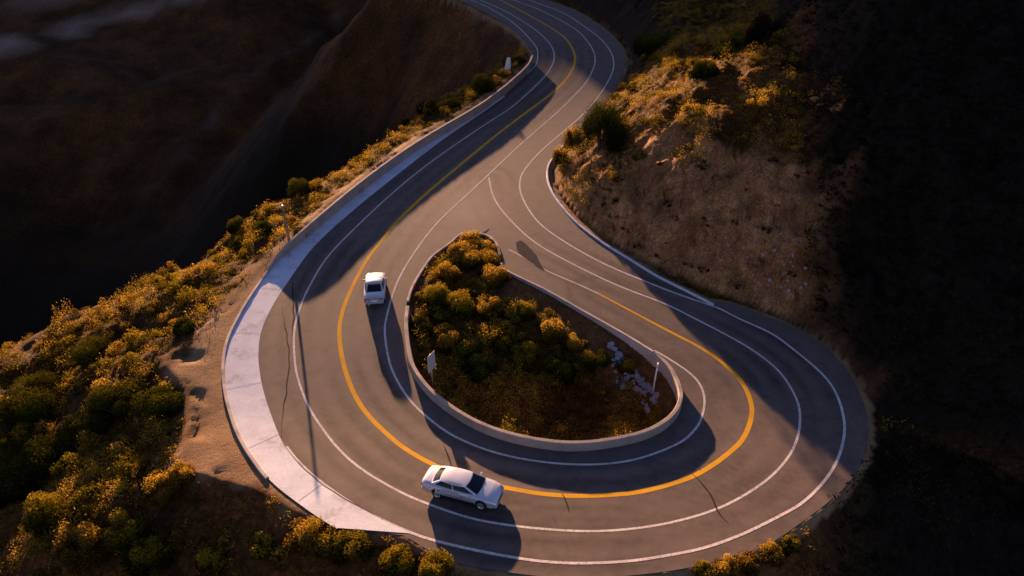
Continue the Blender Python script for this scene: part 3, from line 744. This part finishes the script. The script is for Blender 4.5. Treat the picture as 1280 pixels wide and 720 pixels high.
def rrect(w, h, z0, r=.06):
    out = []
    for cx_, cz, a0 in ((w/2-r, z0+h-r, 0), (-w/2+r, z0+h-r, 90), (-w/2+r, z0+r, 180), (w/2-r, z0+r, 270)):
        for k in range(5): a = R(a0 + k*22.5); out.append((cx_ + r*math.cos(a), cz + r*math.sin(a)))
    return out
def place_base(px, py):
    x, y, z = pix_to_terrain(px, py); return x, y, z
# pole on the parapet shoulder
x, y = unproj(366, 304); p = empty('wooden_pole', (x - .35, y + .15, -.15))
tube('post', [(0,0,-.3),(0,0,1.5),(.02,0,4.1)], [.13,.12,.10], M['wood'], p); tube('post_cap', [(.02,0,4.1),(.02,0,4.16)], [.115,.08], M['galv'], p)
tag(p, 'tall weathered wooden pole just outside the parapet where the gutter widens', 'pole')
# sign in the island, seen nearly edge on
x, y, z = place_base(541, 482); s_ = empty('road_sign', (x, y, z), 0)
hh = 3.0
tube('post', [(0,0,-.3),(0,0,hh)], [.045,.045], M['galv'], s_)
panel('sign_panel', rrect(.95, 1.55, hh - 1.45), .02, M['signback'], s_, R(62), (.05, -.03, 0)); panel('bracket', rrect(.5, .08, hh - .6, .02), .03, M['galv'], s_, R(62), (.02,-.01,0))
tag(s_, 'tall road sign on a thin post inside the island near the left barrier', 'road sign')
# marker post at the island's right corner
x, y, z = place_base(816, 492); s_ = empty('marker_post', (x, y, z))
tube('post', [(0,0,-.3),(.02,.05,1.4),(.10,.12,2.9)], [.07,.065,.06], M['signwhite'], s_); panel('reflector', rrect(.16, .30, 2.5, .03), .02, M['signback'], s_, R(20), (.07,.03,0))
tag(s_, 'slim white marker post leaning beside the rocks against the retaining wall', 'post')
# sign at the far bend
x, y = unproj(634, 72, 1.5); zt = float(terrain_at(x, y)); zt = max(zt, -2.6); print('sign', x, y, zt); s_ = empty('warning_sign', (x, y, 1.5 - 2.5))
tube('lower_post', [(0,0,zt - 1.3),(0,0,-.2)], [.08,.07], M['wood'], s_)
tube('post', [(0,0,-.3),(0,0,2.5)], [.07,.06], M['wood'], s_)
panel('sign_panel', [(-.5,.7),(.5,.7),(.40,2.5),(.0,2.5)], .03, M['signwhite'], s_, R(8), (0,-.09,0))
panel('sign_panel', rrect(.42, 1.5, .95, .05), .03, M['signback'], s_, R(-40), (.35,.06,0))
tag(s_, 'pale blue white roadside sign behind the parapet at the far bend', 'road sign')

# ------------------------------------------------------------------ vegetation
def leaf_quads(P, size, up=.35):
    n = len(P); a = rng.normal(size=(n, 3)); a[:, 2] = np.abs(a[:, 2]) * (1 + up); a /= np.linalg.norm(a, axis=1)[:, None]
    b = rng.normal(size=(n, 3)); b -= (b * a).sum(1)[:, None] * a; b /= np.linalg.norm(b, axis=1)[:, None]
    c = np.cross(a, b); L_ = size * rng.uniform(.7, 1.4, n); W_ = L_ * rng.uniform(.35, .6, n)
    V = np.stack([P - b * W_[:, None] * .5, P + c * 0 + a * L_[:, None] * .5 - b * W_[:, None] * .15 , P + b * W_[:, None] * .5 , P - a * L_[:, None] * .5 + b * W_[:, None] * .1], 1)
    return V.reshape(-1, 3)
def leafmesh(name, P, size, tint, m):
    V = leaf_quads(P, size); me = quadmesh(name, V, len(P))
    a = me.attributes.new('tint', 'FLOAT', 'FACE'); a.data.foreach_set('value', tint.astype(np.float32)); me.materials.append(m); return me
def bush_points(n, rx, ry, rz, lobes=9, seed=0):
    r_ = np.random.default_rng(seed)
    th = r_.uniform(0, 2*np.pi, lobes); el = r_.uniform(.0, 1, lobes)
    Cc = np.c_[np.cos(th) * np.sqrt(1 - el**2*.8) * .55, np.sin(th) * np.sqrt(1 - el**2*.8) * .66, el * .6 + .2]; rr = r_.uniform(.2, .46, lobes)
    k = r_.integers(0, lobes, n); v = r_.normal(size=(n, 3)); v /= np.linalg.norm(v, axis=1)[:, None]
    P = Cc[k] + v * (rr[k] * r_.uniform(.35, 1.25, n) ** .6)[:, None]
    P[:, 2] = np.abs(P[:, 2]); t = -.05 + .62 * P[:, 2] + r_.normal(size=n) * .05 + (k / lobes - .5) * .18  # tint rises with height: sunlit tops and shaded bases put into the leaf colour
    P[:, 2] -= .12; return P * np.array([rx, ry, rz]), np.clip(t, 0, 1)

def twigs(name, h, n, seed, m):
    r_ = np.random.default_rng(seed); vs, fs = [], []
    for k in range(n):
        a = r_.uniform(0, 6.28); sp = r_.uniform(.2, .7); p0 = Vector((0, 0, -.15)); p1 = Vector((math.cos(a)*sp*h*.45, math.sin(a)*sp*h*.45, h*.45)); p2 = Vector((math.cos(a)*sp*h, math.sin(a)*sp*h, h*.85))
        for (q0, q1, r0, r1) in ((p0, p1, .05*h, .03*h), (p1, p2, .03*h, .008*h)):
            o_ = len(vs)
            for q, rr in ((q0, r0), (q1, r1)):
                for j in range(5): vs.append(q + Vector((rr*math.cos(j*1.257), rr*math.sin(j*1.257), 0)))
            fs += [(o_+j, o_+(j+1) % 5, o_+5+(j+1) % 5, o_+5+j) for j in range(5)]
    me = newmesh(name, vs, fs); me.materials.append(m); return me

# named big bushes: pixel of base centre, half width px, label
def big_bush(px, py, rad, hgt, label, seed, m='bushleaf', n=None, group=None, ztop=None, at=None, cat='bush', leaf=.115):
    if at is None: x, y, z = pix_to_terrain(px, py)
    else: x, y, z = at
    o = empty('bush', (x, y, z), random.uniform(0, 6)); n = n or int(5200 * rad * rad ** .6)
    P, t = bush_points(n, rad, rad, hgt, 14, seed)
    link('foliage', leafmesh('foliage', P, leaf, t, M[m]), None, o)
    link('stem', twigs('stem', hgt, 7, seed, M['twig']), None, o)
    return tag(o, label, cat, group)
BIG = [
 (750,186,3.2,5.0,'tall dark bush at the left end of the cut bank beside the road','bushleaf'),
 (812,70,2.6,3.6,'round green bush standing alone near the top of the hill crest','bushleaf'),
 (604,114,2.2,2.3,'dome shaped dark bush beside the far road sign','bushleaf'),
 (536,142,1.9,2.6,'green bush on the valley rim left of the dome shaped one','bushleaf'),
 (508,160,1.5,1.8,'lower dark bush on the valley rim farthest down the parapet','bushleaf'),
 (566,136,1.2,1.6,'small bush between the parapet and the valley rim bushes','bushleaf'),
 (648,80,1.3,1.3,'yellow green bush at the start of the parapet on the far bend','bushleaf'),
 (376,244,1.6,2.0,'dark round bush on the rim above the wooden pole','bushleaf'),
 (297,288,1.2,1.4,'small dark bush on the rim where the slope starts to widen','bushleaf'),
 (330,292,1.3,1.2,'olive bush on the slope left of the wooden pole','bushleaf'),
 (376,296,.8,1.1,'thin grey green bush right beside the wooden pole','bushleaf'),
 (55,510,3.2,2.6,'largest dark bush on the left slope at the picture edge','bushleaf'),
 (148,520,2.6,2.4,'dark bush on the left slope left of the bare dirt','bushleaf'),
 (203,512,2.0,1.5,'yellow topped bush beside the rim of the bare dirt shoulder','bushleaf'),
 (120,450,2.1,1.7,'olive bush halfway up the left slope','bushleaf'),
 (232,412,1.2,.8,'bush directly above the bare dirt shoulder','bushleaf'),
 (20,610,2.6,2.0,'dark bush low on the slope at the lower left corner','bushleaf'),
 (70,575,2.2,1.8,'mid sized bush below the largest dark bush','bushleaf'),
 (905,75,1.6,1.5,'olive bush on the right half of the hill crest','bushleaf'),
 (955,55,2.4,3.0,'dark bush ending the lit part of the hill crest','darkleaf'),
 (880,95,1.8,1.6,'dark bush below the crest in the middle of the hill','bushleaf'),
 (700,205,1.1,2.1,'orange lit shrub at the very foot of the bank beside the road','dryleaf'),
 (715,182,1.3,2.6,'orange lit shrub between the tall dark bush and the road','dryleaf'),
 (600,335,1.9,1.5,'bright orange grassy shrub at the tip of the island','dryleaf'),
 (560,345,1.3,1.1,'yellow shrub on the island beside the left kerb','dryleaf'),
 (527,415,1.2,1.3,'yellow green bush on the island by the barrier step','bushleaf'),
 (578,322,1.6,1.3,'bright golden shrub just inside the island tip kerb','dryleaf'),
 (617,352,1.5,1.5,'golden shrub on the right of the island tip','dryleaf'),
 (545,375,1.5,1.4,'amber shrub on the island level with the hatchback','leaf'),
 (575,385,1.5,1.3,'yellow shrub in the upper middle of the island','leaf'),
 (612,392,1.6,1.4,'brown gold shrub in the upper middle of the island','dryleaf'),
 (650,398,1.4,1.3,'yellow green shrub below the bare island bank','leaf'),
 (628,430,1.5,1.3,'olive gold shrub in the very middle of the island','leaf'),
 (560,430,1.6,1.4,'golden shrub on the island right of the tall sign','dryleaf'),
 (655,450,1.5,1.5,'dull yellow shrub below the middle of the island','leaf'),
 (600,470,1.6,1.6,'olive shrub low in the middle of the island','bushleaf'),
 (700,470,1.5,1.6,'olive shrub low on the island toward the rocks','bushleaf'),
 (780,462,1.0,1.0,'small yellow shrub touching the top of the rock pile','leaf'),
 (690,420,1.3,1.5,'golden shrub in the middle of the island near the right bank','dryleaf'),
 (718,435,1.1,1.3,'smaller golden shrub right of the middle one','dryleaf'),
 (745,455,1.1,1.2,'green bush on the island left of the pale rocks','bushleaf'),
 (585,440,1.4,1.2,'yellow green bush near the centre of the island','bushleaf'),
]
for i, b_ in enumerate(BIG):
    big_bush(b_[0], b_[1], b_[2], b_[3], b_[4], 100 + i, b_[5])

for k, (qx, qy, rad, m_) in enumerate([(385,676,1.3,'dryleaf'),(415,688,1.1,'leaf'),(442,694,1.2,'leaf'),(498,712,1.2,'leaf'),(160,668,1.4,'leaf'),(190,704,1.5,'leaf'),(60,650,1.5,'leaf'),(108,694,1.6,'dryleaf'),
        (268,706,1.0,'leaf'),(330,690,.9,'leaf'),(545,722,1.2,'leaf'),(935,708,.8,'dryleaf'),(962,698,.8,'dryleaf'),(986,686,.7,'leaf'),(905,714,.8,'dryleaf'),(880,720,.7,'leaf'),(205,620,1.2,'dryleaf'),(230,600,1.0,'dryleaf')]):
    big_bush(qx, qy, rad, rad * 1.25, 'yellow tipped bush on the slope falling away below the road', 400 + k, m_, group='bushes below the road')
# ground cover and scattered shrubs
def in_view(x, y, z, m=.03):
    dy_ = y * ct - (z - CAM_H) * st; up = y * st + (z - CAM_H) * ct
    px = 640 + F * x / dy_; py = 360 - F * up / dy_
    return px, py, dy_
occl = None
def candidates(n, x0, x1, y0, y1):
    x = rng.uniform(x0, x1, n); y = rng.uniform(y0, y1, n); z = terrain_at(x, y)
    px, py, _ = in_view(x, y, z); ok = (px > -60) & (px < 1340) & (py > -50) & (py < 790)
    x, y, z, px, py = x[ok], y[ok], z[ok], px[ok], py[ok]
    onroad = inside(x, y, outer) & ~inside(x, y, island)
    k = ~onroad; return [a[k] for a in (x, y, z, px, py)]
x, y, z, px, py = candidates(90000, -62, 62, 17, 125)
db = np.where(inside(x, y, bench), 0, seg_dist(x, y, bench)); isl = inside(x, y, island); hil = inside(x, y, hillpoly)
dil = seg_dist(x, y, island); dho = np.where(hil, seg_dist(x, y, hillpoly), 0); up_ = inside(x, y, upper)
clump = fbm(x, y, 4.0, 3, 91)
left = ~isl & ~hil & (db > .9) & (up_ | (seg_dist(x, y, upper) < 5)) & (clump > -.9)
north = left & (y > 40) & (x < 5)
isle = isl & (dil > .9) & (seg_dist(x, y, W_ISLR, False) > 3.0 + clump)
hillv = hil & ((dho > 6.0 - clump * 2 + 3 * sst(10, 16, x) * sst(32, 24, x) - 6 * sst(70, 80, y)) | ((x > 24.5 + clump + .17 * (y - 48)) & (dho > .8)))
edge = hil & (x < 13) & (y > 66) & (dho > .3)
nearb = ~isl & ~hil & (db > .25) & (y < 34) & (db < 4)
keep = left | isle | hillv | edge | nearb
dens = np.where((db > 0) & (y < 31) & (px > 190), .3, np.where(isle, 1.0, np.where(hillv, np.where(x > 30, .55, .7), .8))); keep &= rng.uniform(size=len(x)) < dens
x, y, z, px, py, isl_k, hil_k, clump, left_k = [a[keep] for a in (x, y, z, px, py, isl, hil, clump, left)]
print('tufts', len(x))
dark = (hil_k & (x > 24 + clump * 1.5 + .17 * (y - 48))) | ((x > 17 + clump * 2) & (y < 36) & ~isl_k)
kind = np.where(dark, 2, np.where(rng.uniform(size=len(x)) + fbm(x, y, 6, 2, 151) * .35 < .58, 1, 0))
def stuff(name, sel, m, nleaf, size, label, dry=False):
    xs, ys, zs = x[sel], y[sel], z[sel]; n = len(xs)
    if n == 0: return
    r_ = rng.uniform(.28, .62, n); big = np.clip(.75 + 1.0 * fbm(xs, ys, 1.9, 2, 123), .3, 2.2); hgt = r_ * rng.uniform(.7, 1.1, n) * big * big
    v = rng.normal(size=(n, nleaf, 3)); v /= np.linalg.norm(v, axis=2)[..., None]; v[..., 2] = np.abs(v[..., 2])
    v *= rng.uniform(.5, 1.1, (n, nleaf, 1)); 
    P = np.stack([xs[:, None] + v[..., 0] * r_[:, None], ys[:, None] + v[..., 1] * r_[:, None], zs[:, None] + .02 + v[..., 2] * hgt[:, None]], -1)
    t = (rng.uniform(.0, .38, n)[:, None] + .22 * fbm(xs, ys, 5.0, 2, 133)[:, None] + .5 * v[..., 2] * (hgt / .6)[:, None].clip(.5, 1.2) + rng.normal(size=(n, nleaf)) * .035)  # tips coloured as sunlit, bases darkened as if in shade
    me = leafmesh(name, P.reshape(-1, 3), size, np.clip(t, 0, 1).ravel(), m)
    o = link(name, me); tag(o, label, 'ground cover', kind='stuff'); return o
stuff('green_ground_cover', kind == 0, M['leaf'], 44, .115, 'low olive green scrub spread over the slopes and the island')
stuff('dry_ground_cover', kind == 1, M['dryleaf'], 44, .105, 'low dry orange grass and brush spread over the slopes')
stuff('shaded_ground_cover', kind == 2, M['darkleaf'], 20, .18, 'scrub painted near black with the shade of the right hillside')

protos = []
for k in range(8):
    P, t = bush_points(1100, 1, 1, .85, 9, 300 + k)
    protos.append(leafmesh('shrub_leaves', P, .105, t, M['leaf' if k % 3 else 'dryleaf']))
zones = [
 ('left', left_k & (px > -20) & (px < 640) & (py < 740), 150, 'low yellow olive shrub growing on the lit valley side slope', 'shrubs on the left slope'),
 ('isle', isl_k & (py < 500), 62, 'small yellow green shrub growing on the sunken island', 'shrubs on the island'),
 ('hill', hil_k & (kind != 2) & (x < 24 + .17 * (y - 48)) & (py > -10) , 45, 'small shrub with sunlit top on the right hill crest', 'shrubs on the hill crest'),
]
for nm, sel, cnt, label, grp in zones:
    idx = np.where(sel)[0]; rng.shuffle(idx); got = []
    for i in idx:
        if all((x[i]-x[j])**2 + (y[i]-y[j])**2 > 1.9 for j in got): got.append(i)
        if len(got) >= cnt: break
    for i in got:
        o = bpy.data.objects.new('shrub', protos[random.randrange(8)]); C.objects.link(o)
        s = random.uniform(.6, 1.5) * (.8 if nm == 'isle' else 1); o.location = (x[i], y[i], z[i] - .05); o.scale = (s, s * random.uniform(.85, 1.2), s * random.uniform(.8, 1.25)); o.rotation_euler = (0, 0, random.uniform(0, 6.28))
        tag(o, label, 'shrub', grp)

def rock_mesh(seed):
    b_ = bmesh.new(); bmesh.ops.create_icosphere(b_, subdivisions=2, radius=1); r_ = random.Random(seed)
    for v in b_.verts: v.co *= r_.uniform(.6, 1.2); v.co.z *= .8
    me = bpy.data.meshes.new('rock'); b_.to_mesh(me); b_.free(); me.materials.append(M['rock']); return me
rocks = [rock_mesh(k) for k in range(5)]
rr0 = random.Random(8); darkproto = []
for k in range(3):
    P, t = bush_points(500, 1, 1, .85, 7, 700 + k); darkproto.append(leafmesh('shrub_leaves', P, .14, t * .5, M['bushleaf']))
for k in range(46):
    qx = rr0.uniform(715, 1000); qy = rr0.uniform(170, 400)
    X_, Y_, Z_ = pix_to_terrain(qx, qy)
    if not inside(np.array([X_]), np.array([Y_]), hillpoly)[0]: continue
    s = rr0.uniform(.3, .75)
    o = bpy.data.objects.new('shrub', darkproto[k % 3]); C.objects.link(o); o.location = (X_, Y_, Z_ - .05); o.scale = (s, s, s * rr0.uniform(.6, 1.1)); o.rotation_euler = (0, 0, rr0.uniform(0, 6))
    tag(o, 'small dark shrub clinging to the bare brown cut bank', 'shrub', 'shrubs on the cut bank')
for k in range(22):
    qx = rr0.uniform(900, 1010); qy = 285 + (qx - 900) * .35 + rr0.uniform(-25, 50)
    X_, Y_, Z_ = pix_to_terrain(qx, qy)
    s = rr0.uniform(.05, .17); o = bpy.data.objects.new('rock', rocks[k % 5]); C.objects.link(o); o.scale = (s, s, s * 1.4); o.rotation_euler = (rr0.uniform(-.5,.5), rr0.uniform(-.5,.5), rr0.uniform(0, 6)); o.location = (X_, Y_, Z_)
    tag(o, 'pale stone stuck in the darker end of the cut bank', 'rock', 'stones in the cut bank')
# pale rocks at the corner of the island
rr = random.Random(5)
for k in range(120):
    u = rr.uniform(0, 1); v = rr.uniform(-1, 1)
    qx = lerp(772, 826, u) - abs(v) * 16; qy = lerp(450, 508, u) - 6 + v * 20 * (1 - .3 * u)
    X_, Y_, Z_ = pix_to_terrain(qx, qy)
    if not inside(np.array([X_]), np.array([Y_]), island)[0]: continue
    o = bpy.data.objects.new('rock', rocks[k % 5]); C.objects.link(o); s = rr.uniform(.07, .30) ** 1.0; o.scale = (s * rr.uniform(.8, 1.5), s, s * rr.uniform(.7, 1.2)); o.rotation_euler = (rr.uniform(-.5,.5), rr.uniform(-.5,.5), rr.uniform(0, 6)); o.location = (X_, Y_, Z_ + s * .25)
    tag(o, 'pale broken rock in the pile against the island retaining wall', 'rock', 'rocks at the island corner')

# ------------------------------------------------------------------ light
w = bpy.data.worlds.new('World'); scene.world = w; w.use_nodes = True; nt = w.node_tree
sky = nt.nodes.new('ShaderNodeTexSky'); sky.sky_type = 'NISHITA'; sky.sun_disc = False
sky.sun_elevation = R(SUN_EL); sky.sun_rotation = R(-SUN_AZ); sky.altitude = 300; sky.air_density = 1.0; sky.dust_density = .6; sky.ozone_density = 2.0
bg = nt.nodes['Background']; bg.inputs[1].default_value = .15
nt.links.new(mix(nt, 1.0, sky.outputs[0], (1.85, 1.42, 1.85), 'MULTIPLY'), bg.inputs[0])
sl = bpy.data.lights.new('sun', 'SUN'); so = bpy.data.objects.new('sun', sl); C.objects.link(so)
sl.energy = 24.5; sl.angle = R(.6); sl.color = (1.0, .56, .30)
dirv = Vector((-math.sin(R(SUN_AZ)) * math.cos(R(SUN_EL)), math.cos(R(SUN_AZ)) * math.cos(R(SUN_EL)), math.sin(R(SUN_EL))))
so.rotation_euler = dirv.to_track_quat('Z', 'Y').to_euler()
scene.render.engine = 'CYCLES'
scene.view_settings.view_transform = 'Standard'; scene.view_settings.look = 'None'; scene.view_settings.exposure = 0
scene.render.resolution_x = 1024; scene.render.resolution_y = 576
